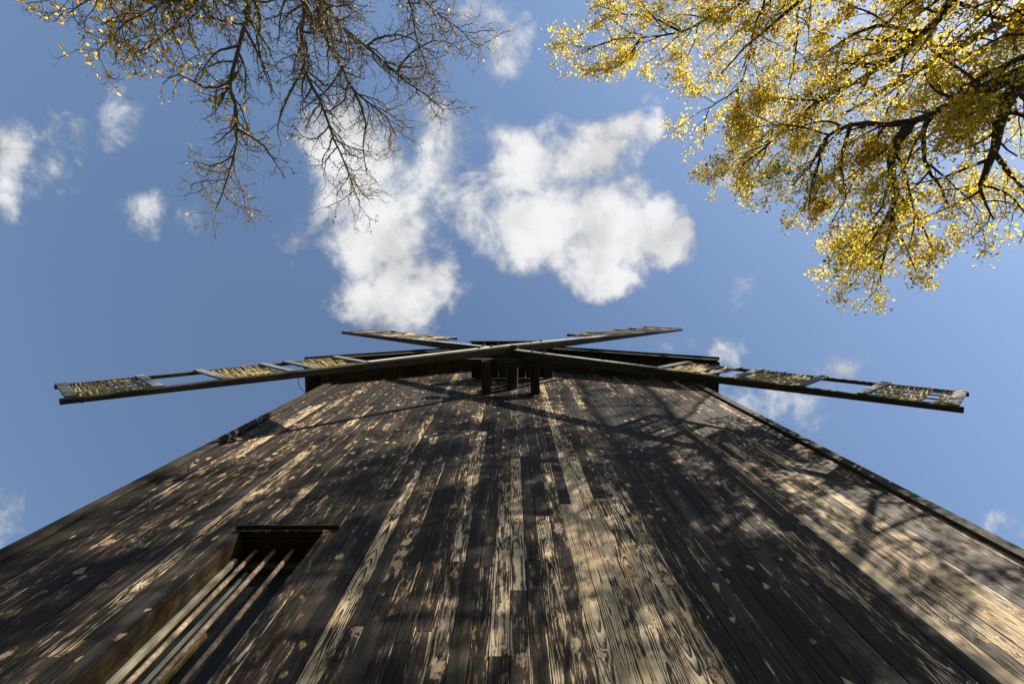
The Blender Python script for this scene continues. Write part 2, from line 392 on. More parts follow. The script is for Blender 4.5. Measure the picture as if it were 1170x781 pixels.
# ------------------------------------------------------------------ windmill
WY = 2.0                        # face of the board wall
XW = 3.80                       # half width of the body
DEPTH = 6.6
CZ = CAM.z
EAVE_X, EAVE_Z = 4.20, CZ + 10.78
RIDGE_Z = CZ + 13.45
YR = 1.48                       # front verge
SL = (RIDGE_Z - EAVE_Z) / EAVE_X
def roof_z(x): return RIDGE_Z - abs(x) * SL
WX0, WX1, WZ0, WZ1 = -2.235, -1.555, CZ + .75, CZ + 4.19

mill = empty('windmill', (0, WY + DEPTH / 2, 0))
tag(mill, 'tall dark charred board windmill with four lattice sails seen from below', 'windmill')

def board_strip(mb, x0, x1, z0, z1, y, wear, rnd, attrs, top=None, nrm=-1, axis='x'):
    """one board: shallow profile with rounded edges; u is measured from the board's middle"""
    w = x1 - x0; xm = (x0 + x1) / 2; hw = w / 2
    prof = [(-hw, .018), (-hw, .0030), (-hw + .0016, .0008), (-hw + .005, 0), (0, -.0004), (hw - .005, 0), (hw - .0016, .0008), (hw, .0030), (hw, .018)]
    yo = (rnd[1] - .5) * .005; tilt = (rnd[2] - .5) * .012; lean = (rnd[0] - .5) * .004
    b0 = len(mb.v); nz = max(2, int((z1 - z0) / 1.2) + 1)
    for k in range(nz):
        for a, dy in prof:
            zz = z0 + (z1 - z0) * k / (nz - 1)
            if top and k == nz - 1: zz = min(zz, top(xm + a))
            wob = .0012 * math.sin(zz * 2.1 + rnd[0] * 40)
            yy = dy + yo + tilt * a + lean * (k / (nz - 1) - .5)
            mb.v.append(Vector((xm + a + wob, y + nrm * -yy, zz)) if axis == 'x' else Vector((y + nrm * -yy, xm + a + wob, zz)))
            mb.r.append(rnd); attrs['wear'].append(wear); attrs['half'].append(hw)
    n = len(prof)
    for k in range(nz - 1):
        for i in range(n - 1):
            q = (b0 + k * n + i, b0 + k * n + i + 1, b0 + (k + 1) * n + i + 1, b0 + (k + 1) * n + i)
            mb.face(q, tuple((prof[(j - b0) % n][0], mb.v[j].z) for j in q))
    for k, rev in ((0, True), (nz - 1, False)):
        q = [b0 + k * n + i for i in range(n)]
        if rev: q.reverse()
        mb.face(tuple(q), tuple((prof[(j - b0) % n][0], mb.v[j].z) for j in q))

def wear_at(x, h):
    g = lambda t, s: math.exp(-(t / s) ** 2)
    w = .115
    w += .42 * g(x - .72, .52) / (1 + math.exp((h - 5.2) * 1.6))
    w += .50 * g(x - 2.75, .55) / (1 + math.exp((h - 6.3) * 1.4))
    w += .16 * g(x + .05, .5) / (1 + math.exp((h - 7) * .9))
    w -= .20 * g(x - 1.62, .33)
    w += .10 * g(x - .9, .5) * g(h - 11, 1.8) + .12 * g(x - 2.6, .6) * g(h - 10.5, 1.5)
    w += .06 * g(x + 2.2, 1.2) * g(h - 5, 2)
    return w

# front boards
xs = [-XW + .03]
stops = [WX0, WX1, XW - .03]
for st in stops:
    span = st - xs[-1]; k = max(1, round(span / .1135)); ws = [R.uniform(.86, 1.14) for _ in range(k)]; tot = sum(ws); x = xs[-1]
    for q in ws[:-1]: x += span * q / tot; xs.append(x)
    xs.append(st)
front = MB(); fat = {'wear': [], 'half': []}
GAP = .0016
for x0, x1 in zip(xs[:-1], xs[1:]):
    xm = (x0 + x1) / 2; top = roof_z(xm) + .05
    joints = [.35]; z = .35 + R.uniform(.6, 4.0)
    while z < top - 1.0: joints.append(z); z += R.choice((2.4, 3.0, 3.6, 4.2)) * R.uniform(.9, 1.1)
    joints.append(top)
    bias = R.gauss(0, .06)
    for z0, z1 in zip(joints[:-1], joints[1:]):
        spans = [(z0, z1)]
        if x0 > WX0 - .01 and x1 < WX1 + .01:
            spans = []
            if z0 < WZ0: spans.append((z0, min(z1, WZ0)))
            if z1 > WZ1: spans.append((max(z0, WZ1), z1))
        for a, b in spans:
            if b - a < .03: continue
            rnd = (R.random(), R.random(), R.random())
            h = (a + b) / 2 - CZ
            w = wear_at(xm, h) + bias + R.gauss(0, .14)
            board_strip(front, x0 + GAP, x1 - GAP, a + .0012, b - .0012, WY, w, rnd, fat, top=(lambda X: roof_z(X) + .06) if b == top else None)
wall = front.build('board_wall', M_wall, mill, attrs=fat)

# sheathing behind the boards (with the window opening), side and back walls
shb = MB()
y0, y1 = WY + .020, WY + .075
def sheath(xa, xb, za, zb): shb.box((xa, y0, za), (xb, y1, zb))
sheath(-XW + .002, WX0 - .04, .3, EAVE_Z - .1); sheath(WX1 + .04, XW - .002, .3, EAVE_Z - .1)
sheath(WX0 - .04, WX1 + .04, .3, WZ0 - .04); sheath(WX0 - .04, WX1 + .04, WZ1 + .04, EAVE_Z - .1)
p = [(-XW + .01, y0 + .002, EAVE_Z - .1), (XW - .01, y0 + .002, EAVE_Z - .1), (XW - .01, y0 + .002, roof_z(XW)), (0, y0 + .002, RIDGE_Z), (-XW + .01, y0 + .002, roof_z(XW))]
shb.poly(p)
shb.build('sheathing', M_inner, mill)
for sgn in (-1, 1):
    sd = MB(); sat = {'wear': [], 'half': []}; y = WY + .03
    while y < WY + DEPTH - .05:
        w = R.uniform(.10, .125); z = .35
        while z < EAVE_Z + .05:
            z1 = min(EAVE_Z + .1, z + R.uniform(2.6, 5)); rnd = (R.random(), R.random(), R.random())
            board_strip(sd, y + GAP, min(y + w, WY + DEPTH - .03) - GAP, z, z1 - .002, sgn * XW, .15 + R.gauss(0, .14), rnd, sat, nrm=sgn, axis='y'); z = z1
        y += w
    sd.build('side_wall', M_wall, mill, attrs=sat)
bk = MB(); bk.box((-XW, WY + DEPTH - .06, .3), (XW, WY + DEPTH, EAVE_Z)); bk.poly([(-XW, WY + DEPTH - .002, EAVE_Z), (XW, WY + DEPTH - .002, EAVE_Z), (0, WY + DEPTH - .002, RIDGE_Z)])
bk.build('back_wall', M_roof, mill)
for sgn in (-1, 1):             # inner lining so that no light enters along the side boards
    ln = MB(); ln.box((sgn * XW - sgn * .06 - .015, WY + .08, .3), (sgn * XW - sgn * .06 + .015, WY + DEPTH - .07, EAVE_Z)); ln.build('lining', M_inner, mill)
fl = MB(); fl.box((-XW + .1, WY + .08, .25), (XW - .1, WY + DEPTH - .08, .32), along=0); fl.build('floor_deck', M_inner, mill)

# stone footing
M_stone = plain('footing_stone', (.24, .22, .19), .9, 0, .35, 6)
st = MB()
for i in range(12):
    xa = -XW - .1 + i * (2 * XW + .2) / 12; st.box((xa + .006, WY + .12, 0), (xa + (2 * XW + .2) / 12 - .006, WY + DEPTH - .1, .25 - .003 * (i % 3)), along=0, bev=.02)
st.build('footing', M_stone, mill)

# corner boards
for sgn in (-1, 1):
    cb = MB()
    z = .3
    while z < EAVE_Z + .1:
        z1 = min(EAVE_Z + .2, z + R.uniform(3.2, 4.6))
        cb.box((sgn * XW - .065 + sgn * 0.0, WY - .040, z), (sgn * XW + .065 + sgn * 0.0, WY - .010, z1 - .003))
        cb.box((sgn * (XW + .052) - .014, WY - .008, z), (sgn * (XW + .052) + .014, WY + .12, z1 - .003))
        z = z1
    cb.build('corner_board', M_trim, mill)

# roof: two boarded slopes, verge boards, ridge cap, rafters under the front overhang
nrm = {s: Vector((s * SL, 0, 1)).normalized() for s in (-1, 1)}
yb = WY + DEPTH + .4
roof = MB()
for s in (-1, 1):
    e = Vector((s * EAVE_X, 0, EAVE_Z)); r_ = Vector((s * .006, 0, RIDGE_Z - .006 * SL)); d_ = (e - r_); L = d_.length; dn = d_.normalized(); k = 0.0
    while k < L - .02:
        w = min(.19, L - k); c0 = r_ + dn * (k + w / 2) + nrm[s] * .05
        roof.beam(c0 + Vector((0, YR + .02, 0)), c0 + Vector((0, yb, 0)), w - .004, .03, dn); k += .19
rf = roof.build('roof', M_roof, mill)
for s in (-1, 1):
    vb = MB()
    e = Vector((s * (EAVE_X + .03), YR, EAVE_Z - .015)); r_ = Vector((s * .01, YR, RIDGE_Z - .01))
    vb.beam(e - nrm[s] * .02, r_ - nrm[s] * .02, .20, .035, nrm[s])
    vb.beam(e + nrm[s] * .10 + Vector((0, -.02, 0)), r_ + nrm[s] * .10 + Vector((0, -.02, 0)), .05, .07, nrm[s])
    vb.build('verge_board', M_trim, rf)
    eb = MB(); eb.beam((s * (EAVE_X + .015), YR + .03, EAVE_Z - .03), (s * (EAVE_X + .015), yb, EAVE_Z - .03), .16, .03, (0, 0, 1)); eb.build('eaves_board', M_trim, rf)
    pu = MB()                    # purlins carrying the overhang
    for t in (.93, .50, .06):
        x = s * EAVE_X * t; zz = roof_z(x) - .075
        pu.beam((x, YR + .06, zz), (x, yb - .1, zz), .13, .13, (1, 0, 0))
    pu.build('purlin', M_roof, rf)
rc = MB()
for s in (-1, 1): rc.beam(Vector((s * .10, YR - .02, RIDGE_Z + .09 - .1 * SL)), Vector((s * .10, yb, RIDGE_Z + .09 - .1 * SL)), .22, .025, (1, 0, -s * SL))
rc.build('ridge_cap', M_roof, rf)
# small hood over the windshaft
hd = MB(); HZ = CZ + 11.60
for i in range(6):
    xa = -.90 + i * .30; hd.box((xa + .003, 1.19, HZ - .018), (xa + .297, WY - .012, HZ + .018), along=1)
hd.box((-.94, 1.165, HZ - .055), (.94, 1.192, HZ + .030), along=0)
for s in (-1, 1): hd.box((s * .75 - .05, 1.26, HZ - .12), (s * .75 + .05, WY - .012, HZ - .019), along=1)
hd.build('shaft_hood', M_roof, mill)

# beams carrying the sail shaft
for x, z, w in ((-.49, 9.83, .17), (.44, 9.83, .17)):
    b = MB(); b.box((x - w / 2, 1.38, CZ + z), (x + w / 2, WY + .3, CZ + z + .20), along=1, bev=.01); b.build('support_beam', M_roof, mill)
HUB = Vector((0, 1.25, CZ + 10.34))
b = MB(); b.tube([HUB + Vector((0, -.14, 0)), HUB + Vector((0, .18, 0)), HUB + Vector((0, 1.3, .06))], [.13, .13, .10], 14)
b.build('windshaft', M_roof, mill)
b = MB(); b.box((-.06, 1.42, CZ + 10.62), (.06, WY + .2, CZ + 10.76), along=1); b.build('centre_beam', M_roof, mill)
b = MB(); b.box((-.95, 1.36, CZ + 10.035), (.95, 1.52, CZ + 10.19), along=0, bev=.01); b.build('bearing_beam', M_roof, mill)

# four sails
BLADE = 1.13
PANELS0 = ((.876, .976), (.643, .753), (.468, .573))
for sxx, szz in ((-1, -1), (1, -1), (-1, 1), (1, 1)):
    ax = Vector((sxx, 0, szz)).normalized()
    pd = Vector((sxx if szz < 0 else -sxx, 0, 1)).normalized()     # blade side: always upwards
    LEN = 6.80 if szz < 0 else 6.92
    yo = Vector((0, -.045 if sxx * szz > 0 else .045, 0))
    base = HUB + yo
    sp = MB(); tw = .02
    sp.beam(base, base + ax * LEN, .16, .16, pd, taper=.40, bev=.012)
    for t in (.55, .85):
        sp.tube([base + ax * t + Vector((0, -.125, 0)), base + ax * t + Vector((0, -.09, 0))], [.022, .022], 8)
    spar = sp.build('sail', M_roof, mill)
    fs = MB(); fs.beam(base + ax * .02 + Vector((0, -.088, 0)), base + ax * 3.15 + Vector((0, -.066, 0)), .135, .018, pd, taper=.8); fs.build('sunlit_strip', M_sunlit, spar)  # pale strip paints the sunlit highlight onto the front of the dark spar
    spar['label'] = ['lower', 'upper'][szz > 0] + (' left' if sxx < 0 else ' right') + ' sail arm with lattice panels'
    PANELS = [(a * LEN, b * LEN) for a, b in PANELS0]
    def q(r, w, dy=0.0): return base + ax * r + pd * w + Vector((0, dy, 0))
    rl = MB(); rl.beam(q(PANELS[2][0] - .12, BLADE), q(PANELS[0][1] + .12, BLADE), .055, .05, pd); rl.build('outer_rail', M_rail, spar)
    for (a, b_) in PANELS:
        for rr in (a - .06, b_ + .06):
            cb = MB(); j = R.uniform(-.015, .015)
            cb.beam(q(rr + j, -.02, -.045), q(rr - j, BLADE + .02, -.035), .11, .028, ax); cb.build('crossbar', M_bar, spar)
        pn = MB(); r = a
        while r < b_:
            t = R.uniform(.012, .021); sk = R.gauss(0, .012); bow = R.gauss(0, .02)
            if R.random() < (.90 if a > 5.5 else .97):
                w0, w1_ = R.uniform(-.02, .09), BLADE + R.uniform(-.05, .06)
                pts = []
                for k in range(6):
                    f = k / 5; pts.append(q(r + sk * (f - .5) + bow * f * (1 - f) * 2, w0 + (w1_ - w0) * f, .014 * (-1) ** k * (1 if R.random() > .12 else 2.2)))
                pn.tube(pts, [t, t, t * .95, t * .9, t * .85, t * .7], 5)
            elif R.random() < .5: r += .05
            r += t * R.uniform(1.75, 2.25)
        for w in (.22, .50, .78, 1.06):                             # rods woven lengthwise
            pn.tube([q(a - .04, w + R.gauss(0, .02), .0), q((a + b_) / 2, w, .004), q(b_ + .04, w + R.gauss(0, .02), 0)], [.010] * 3, 5)
        pn.build('wattle_panel', M_wattle, spar, smooth=True)

# window: boarded recess, lintel, sash, glass, iron bars
YI = WY + .27
win = MB()
for xx, sg in ((WX0, -1), (WX1, 1)):
    win.box((xx + (-.035 if sg < 0 else 0), WY + .003, WZ0), (xx + (0 if sg < 0 else .035), WY + .128, WZ1)); win.box((xx + (-.035 if sg < 0 else -.004), WY + .134, WZ0), (xx + (.004 if sg < 0 else .035), YI + .05, WZ1))
win.box((WX0 - .03, WY + .077, WZ1), (WX1 + .03, YI + .05, WZ1 + .035), along=0)
win.box((WX0 - .03, WY + .077, WZ0 - .04), (WX1 + .03, YI + .05, WZ0), along=0)
window = win.build('window', M_jamb, mill)
lt = MB(); lt.box((WX0 - .05, WY - .050, WZ1 + .004), (WX1 + .13, WY - .008, WZ1 + .022), along=0); lt.build('lintel', M_trim, window)
sl_ = MB(); sl_.box((WX0 - .06, WY - .07, WZ0 - .06), (WX1 + .06, WY - .008, WZ0 - .004), along=0); sl_.build('sill', M_lintel, window)
gl = MB(); gl.box((WX0, YI + .012, WZ0), (WX1, YI + .018, WZ1)); gl.build('pane', M_glass, window)
f = MB(); f.box((WX0 + .006, WY + .15, WZ0 + .01), (WX0 + .042, WY + .19, WZ1 - .16)); f.build('frame', M_stile, window)
f = MB(); f.box((WX0 + .115, YI - .028, WZ0 + .01), (WX0 + .145, YI + .010, WZ1 - .2)); f.box((WX0 + .158, YI - .02, WZ0 + .01), (WX0 + .185, YI + .010, WZ1 - .2)); f.build('sash', M_greysash, window)
f = MB(); f.box((WX0 + .205, YI - .028, WZ0 + .01), (WX0 + .240, YI + .010, CZ + 3.25)); f.build('mullion', M_yellow, window)
f = MB(); f.box((WX0 + .006, YI - .034, WZ1 - .15), (WX1 - .006, YI + .010, WZ1 - .06), along=0); f.build('head_rail', M_inner, window)
for i in range(4):
    x = -2.118 + .152 * i
    if i == 3: continue
    bb = MB(); yq = WY + .165; bb.tube([(x, yq, WZ0), (x + .002, yq + .002, (WZ0 + WZ1) / 2), (x, yq, WZ1)], [.0175] * 3, 12); bb.build('window_bar', M_rust, window, smooth=True)

# little porcelain hook near the left edge, and the loose cable under the eave
hp = at(216, 543, 1); hk = (WY / hp.y); hx, hz = hp.x * hk, CZ + hk
pk = MB(); pk.tube([(hx, WY, hz), (hx, WY - .09, hz), (hx + .01, WY - .12, hz + .03), (hx + .012, WY - .12, hz + .09)], [.010] * 4, 8)
pk.tube([(hx + .012, WY - .12, hz + .07), (hx + .012, WY - .12, hz + .10), (hx + .012, WY - .12, hz + .14), (hx + .012, WY - .12, hz + .16)], [.016, .026, .022, .010], 10)
pk.build('insulator', M_pin, mill, smooth=True)
cw = MB(); pts = []
for k in range(13):
    a = k / 12; pts.append((-4.19 - .14 * math.sin(a * math.pi), 1.62 + .55 * a, EAVE_Z - .1 - .10 * math.sin(a * math.pi)))
cw.tube(pts, [.006] * 13, 6); cw.build('cable', M_wire, mill)

# ------------------------------------------------------------------ trees
class Tree:
    def __init__(s, seed): s.r = random.Random(seed); s.limbs = []; s.twigs = []; s.tips = []
    def path(s, p0, d, L, n, jit, trop):
        r = s.r; pts = [Vector(p0)]; d = Vector(d).normalized(); drift = Vector((r.gauss(0, 1), r.gauss(0, 1), r.gauss(0, 1))) * jit * .45
        for k in range(n):
            d = (d + Vector((r.gauss(0, 1), r.gauss(0, 1), r.gauss(0, 1))) * jit + drift + trop).normalized()
            pts.append(pts[-1] + d * (L / n))
        return pts
    def shoots(s, pts, r0, r1, lvl, P, t0=.1):
        """side shoots along a limb"""
        q = P[lvl]; r = s.r
        seg = [(pts[i + 1] - pts[i]).length for i in range(len(pts) - 1)]; L = sum(seg)
        n = max(1, int(L * q['per_m'] * r.uniform(.8, 1.2))); az = r.uniform(0, 6.28)
        for k in range(n):
            t = t0 + (1 - t0) * (k + r.random()) / n
            dist = t * L; i = 0
            while i < len(seg) - 1 and dist > seg[i]: dist -= seg[i]; i += 1
            tg = (pts[i + 1] - pts[i]).normalized(); p = pts[i] + tg * min(dist, seg[i])
            az += 2.4 + r.gauss(0, .5)
            o = tg.orthogonal().normalized(); o = Matrix.Rotation(az, 3, tg) @ o
            ang = rad(q['ang']) * r.uniform(.7, 1.3)
            d = tg * math.cos(ang) + o * math.sin(ang)
            Lc = q['len'] * r.uniform(.45, 1.25) * (1 - q['taper'] * t)
            if P.get('keep') and not P['keep'](p + d * Lc): 
                if r.random() < P.get('cull', .8): continue
            rr = min((r0 + (r1 - r0) * t) * .62, q['rad'])
            c = s.path(p, d, Lc, q['n'], q['jit'], Vector(q['trop']))
            (s.limbs if lvl == 0 else s.twigs).append((c, rr, max(q['tip'], .0022), lvl))
            if lvl + 1 < P['levels']: s.shoots(c, rr, q['tip'], lvl + 1, P, .12)
            if lvl + 1 >= P['levels'] - 1: s.tips.append((c, lvl))
    def limb(s, pts, r0, r1, P, lvl=0, t0=.08):
        # smooth the traced polyline (Catmull-Rom) and give it small kinks
        pts = [Vector(p) for p in pts]; out = []
        e = [pts[0] * 2 - pts[1]] + pts + [pts[-1] * 2 - pts[-2]]
        for i in range(1, len(e) - 2):
            n = max(2, int((e[i + 1] - e[i]).length / .22))
            for k in range(n):
                t = k / n; a, b, c, d = e[i - 1], e[i], e[i + 1], e[i + 2]
                p = .5 * ((2 * b) + (c - a) * t + (2 * a - 5 * b + 4 * c - d) * t * t + (3 * b - a - 3 * c + d) * t ** 3)
                out.append(p + Vector((s.r.gauss(0, .012), s.r.gauss(0, .012), s.r.gauss(0, .012))))
        out.append(pts[-1])
        s.limbs.append((out, r0, r1, -1)); s.shoots(out, r0, r1, lvl, P, t0)
        s.tips.append((out[-6:], 9))
        return out

def tubes_mesh(name, items, sides, mat, parent):
    V, Fc = [], []; off = 0
    for pts, r0, r1, lvl in items:
        A = np.array([tuple(p) for p in pts]); n = len(A); T = np.gradient(A, axis=0); T /= np.linalg.norm(T, axis=1)[:, None] + 1e-9
        ref = np.array([0.31, 0.52, 0.79]) if abs(T[0] @ np.array([.31, .52, .79])) < .9 else np.array([1., 0, 0])
        U = np.cross(T, ref); U /= np.linalg.norm(U, axis=1)[:, None] + 1e-9; W = np.cross(T, U)
        k = sides if lvl < 1 else (4 if lvl == 1 else 3)
        if lvl == -1: k = max(sides, 8)
        an = np.linspace(0, 2 * np.pi, k, endpoint=False); rr = np.linspace(0, 1, n) ** .85; rr = r0 + (r1 - r0) * rr
        ring = A[:, None, :] + rr[:, None, None] * (np.cos(an)[None, :, None] * U[:, None, :] + np.sin(an)[None, :, None] * W[:, None, :])
        V.append(ring.reshape(-1, 3)); i = np.arange(n - 1)[:, None] * k + np.arange(k)[None, :]; j = np.arange(n - 1)[:, None] * k + (np.arange(k)[None, :] + 1) % k
        Fc.append((np.stack([i, j, j + k, i + k], -1).reshape(-1, 4) + off)); off += n * k
    V = np.concatenate(V); Fc = np.concatenate(Fc)
    me = bpy.data.meshes.new(name); me.vertices.add(len(V)); me.vertices.foreach_set('co', V.astype(np.float32).ravel())
    me.loops.add(Fc.size); me.loops.foreach_set('vertex_index', Fc.astype(np.int32).ravel())
    me.polygons.add(len(Fc)); me.polygons.foreach_set('loop_start', np.arange(0, Fc.size, 4, dtype=np.int32)); me.polygons.foreach_set('use_smooth', np.ones(len(Fc), dtype=bool))
    me.update(); me.validate()
    return link_mesh(name, me, mat, parent)

def leaves_mesh(name, P, size, tint, mat, parent, rng, aspect=.78, droop=.55):
    """P: n x 3 leaf bases; every leaf a folded six-point blade"""
    n = len(P); size = np.asarray(size)
    d = rng.normal(size=(n, 3)); d[:, 2] -= droop; d /= np.linalg.norm(d, axis=1)[:, None]
    nn = rng.normal(size=(n, 3)); nn[:, 2] += .7; s = np.cross(d, nn); s /= np.linalg.norm(s, axis=1)[:, None]; up_ = np.cross(s, d)
    fold = rng.uniform(.05, .45, n)
    pet = P + d * (size * .35)[:, None]
    def pt(a, b, c): return pet + d * (a * size)[:, None] + s * (b * size * aspect)[:, None] + up_ * (c * fold * size)[:, None]
    V = np.stack([pt(0, 0, 0), pt(.28, .46, .55), pt(.68, .36, .40), pt(1, 0, -.15), pt(.68, -.36, .40), pt(.28, -.46, .55)], 1).reshape(-1, 3)
    b = np.arange(n)[:, None] * 6
    Fc = np.stack([b + np.array([[0, 1, 2, 3]]), b + np.array([[0, 3, 4, 5]])], 1).reshape(-1, 4)
    me = bpy.data.meshes.new(name); me.vertices.add(len(V)); me.vertices.foreach_set('co', V.astype(np.float32).ravel())
    me.loops.add(Fc.size); me.loops.foreach_set('vertex_index', Fc.astype(np.int32).ravel())
    me.polygons.add(len(Fc)); me.polygons.foreach_set('loop_start', np.arange(0, Fc.size, 4, dtype=np.int32))
    a = me.attributes.new('tint', 'FLOAT_COLOR', 'POINT')
    a.data.foreach_set('color', np.repeat(np.concatenate([tint, np.ones((n, 1))], 1), 6, axis=0).astype(np.float32).ravel())
    me.update(); me.validate()
    return link_mesh(name, me, mat, parent)

def tip_points(tree, per_m, rng, spread=.03):
    out = []
    for c, lvl in tree.tips:
        A = np.array([tuple(p) for p in c]); L = np.linalg.norm(np.diff(A, axis=0), axis=1).sum()
        n = rng.poisson(L * per_m)
        if n:
            t = rng.uniform(.1, 1, n) * (len(A) - 1); i = np.minimum(t.astype(int), len(A) - 2); f_ = (t - i)[:, None]
            out.append(A[i] * (1 - f_) + A[i + 1] * f_ + rng.normal(0, spread, (n, 3)))
    return np.concatenate(out)

def vnoise(x, y, seed):
    rr = np.random.default_rng(seed).random((64, 64)); xi = np.floor(x).astype(int); yi = np.floor(y).astype(int)
    fx = x - xi; fy = y - yi; fx = fx * fx * (3 - 2 * fx); fy = fy * fy * (3 - 2 * fy)
    g = lambda a, b: rr[(xi + a) % 64, (yi + b) % 64]
    return (g(0, 0) * (1 - fx) + g(1, 0) * fx) * (1 - fy) + (g(0, 1) * (1 - fx) + g(1, 1) * fx) * fy
def thin(P):
    """True where leaves and twigs are cut away to shape sun dapples on the wall"""
    P = np.asarray(P); k = (P[:, 1] - WY) / sdir.y; x = P[:, 0] - sdir.x * k; h = P[:, 2] - CZ - sdir.z * k
    n = .30 * vnoise(x / .75 + 11, h / .75 + 7, 1) + .40 * vnoise(x / .33 + 3, h / .36 + 5, 2) + .30 * vnoise(x / .17, h / .19, 3)
    b = lambda v, a, c: 1 / (1 + np.exp(-(v - a) / c))
    S = .60 + .22 * b(x, -.3, .15) * b(-x, -1.15, .1) * b(-h, -5.2, .4) + .26 * b(x, 2.0, .12) * b(-h, -6.5, .5)
    S = S - .36 * b(x, 1.15, .1) * b(-x, -1.95, .1) * b(-h, -6.8, .6) - .22 * b(h, 7.2, .8) - .26 * b(x, .6, .3) * b(h, 6.6, .5)
    return n < .5 + .20 * np.log(np.clip(S, .03, .9) / (1 - np.clip(S, .03, .9))) / 1.7
M_leafY = leaf_mat('yellow_leaves'); M_leafB = leaf_mat('brown_leaves')
M_barkL = bark_mat('lichen_bark', (.075, .060, .036), (.22, .175, .11), (.19, .175, .065))
M_barkR = bark_mat('dark_bark', (.020, .016, .012), (.065, .052, .040), (.05, .045, .026))

def trunk_pts(base, topz, lean, r):
    pts = []
    for k in range(14):
        t = k / 13; pts.append(Vector((base[0] + lean[0] * t + r.gauss(0, .05), base[1] + lean[1] * t + r.gauss(0, .05), topz * t)))
    return pts

# ---- left: nearly bare tree
TL = Tree(11); LB = (-6.0, -10.5, 0)
tl = empty('bare_tree', LB); tag(tl, 'nearly bare twiggy tree with a few orange leaves, reaching in over the upper left sky', 'tree')
trk = trunk_pts(LB, 15.5, (.6, 1.0), TL.r)
def on_trunk(trk, z):
    for a, b in zip(trk[:-1], trk[1:]):
        if a.z <= z <= b.z: return a.lerp(b, (z - a.z) / (b.z - a.z))
    return trk[-1]
PLb = {'levels': 3,
       0: dict(per_m=4.8, ang=48, len=1.4, taper=.5, rad=.030, tip=.007, n=10, jit=.17, trop=(0, .02, .01)),
       1: dict(per_m=7.5, ang=50, len=.66, taper=.4, rad=.011, tip=.0045, n=8, jit=.25, trop=(0, .02, .01)),
       2: dict(per_m=11, ang=52, len=.25, taper=.3, rad=.0055, tip=.003, n=5, jit=.3, trop=(0, 0, .03))}
def LP(*a): return [at(x, y, h) for x, y, h in a]
for z0, tr, r0, r1 in (
    (8.2, LP((277, -20, 9.4), (278, 36, 9.7), (267, 71, 9.9), (262, 98, 10.0), (269, 120, 10.1), (271, 147, 10.3), (267, 178, 10.5), (258, 209, 10.7), (246, 240, 10.9)), .10, .012),
    (9.0, LP((343, -20, 10.2), (344, 36, 10.5), (347, 76, 10.7), (358, 100, 10.8), (371, 127, 11.0), (382, 160, 11.2), (395, 191, 11.4), (411, 232, 11.6)), .11, .012),
    (9.6, LP((356, -20, 10.6), (369, 36, 11.0), (391, 76, 11.3), (404, 102, 11.4), (440, 133, 11.7), (453, 156, 11.9)), .11, .012),
    (10.2, LP((352, -30, 11.0), (387, 27, 11.6), (418, 53, 11.9), (453, 84, 12.2), (484, 107, 12.4), (508, 127, 12.6)), .10, .012),
    (10.8, LP((440, -40, 12.0), (467, 0, 12.3), (475, 40, 12.6), (489, 80, 12.8), (500, 105, 13.0)), .07, .01),
    (11.2, LP((450, -50, 12.4), (484, 0, 12.8), (529, 38, 13.2), (546, 52, 13.3)), .06, .01),
    (7.0, LP((235, -40, 8.6), (175, 8, 9.0), (138, 32, 9.2), (112, 58, 9.3)), .06, .01),
    (7.4, LP((245, -40, 8.9), (212, 8, 9.2), (188, 38, 9.4), (165, 58, 9.5)), .05, .01),
    (7.2, LP((200, -50, 8.8), (135, -14, 9.1), (100, 2, 9.2), (78, 16, 9.3)), .05, .01)):
    TL.limb([on_trunk(trk, z0), (on_trunk(trk, z0 + .9) + tr[0]) / 2] + tr, r0, r1, PLb, 0, .45)
for tr, r0, r1 in (
    (LP((270, 82, 9.95), (262, 93, 9.95), (235, 100, 10.1), (204, 84, 10.2), (186, 96, 10.2)), .035, .008),
    (LP((271, 147, 10.3), (302, 169, 10.5), (318, 190, 10.6), (326, 205, 10.6)), .025, .007),
    (LP((289, -5, 9.5), (298, 22, 9.6), (293, 40, 9.7), (300, 75, 9.8), (312, 110, 10.0)), .04, .008),
    (LP((267, 178, 10.5), (240, 190, 10.6), (214, 178, 10.7)), .02, .006),
    (LP((347, 76, 10.7), (330, 110, 10.8), (318, 140, 10.9), (322, 165, 11.0)), .03, .007),
    (LP((391, 76, 11.3), (376, 100, 11.3), (340, 130, 11.3)), .03, .007),
    (LP((404, 102, 11.4), (418, 140, 11.6), (414, 170, 11.7), (420, 200, 11.8)), .03, .007),
    (LP((453, 84, 12.2), (470, 60, 12.4), (505, 45, 12.7), (530, 60, 12.9)), .03, .007),
    (LP((418, 53, 11.9), (440, 40, 12.1), (470, 44, 12.3), (500, 70, 12.5)), .03, .007)):
    TL.limb(tr, r0, r1, PLb, 1, .05)
# the rest of the crown, out of the picture
Poff = {'levels': 2, 0: dict(per_m=3.2, ang=48, len=1.5, taper=.5, rad=.03, tip=.006, n=7, jit=.1, trop=(0, 0, .03)), 1: dict(per_m=5, ang=48, len=.7, taper=.4, rad=.01, tip=.003, n=5, jit=.15, trop=(0, 0, .02))}
for k in range(16):
    a = 1.9 + k * 2.4; z = 6.5 + k * .55; d_ = Vector((math.cos(a), math.sin(a), .75))
    if d_.y > .35: d_.y *= -.6
    TL.limb(TL.path(on_trunk(trk, z), d_, 4.6 - k * .14, 7, .07, Vector((0, 0, .03))), .08, .012, Poff, 0, .2)
TL.limbs.append((trk, .34, .05, -1))
tubes_mesh('trunk', TL.limbs, 6, M_barkL, tl)
tubes_mesh('twigs', TL.twigs, 4, M_barkL, tl)
rg = np.random.default_rng(3)
B = tip_points(TL, 5.5, rg, .02); nB = len(B)
uvx = 585 + F * B[:, 0] / (B[:, 1] * TS + (B[:, 2] - CZ) * TC); 
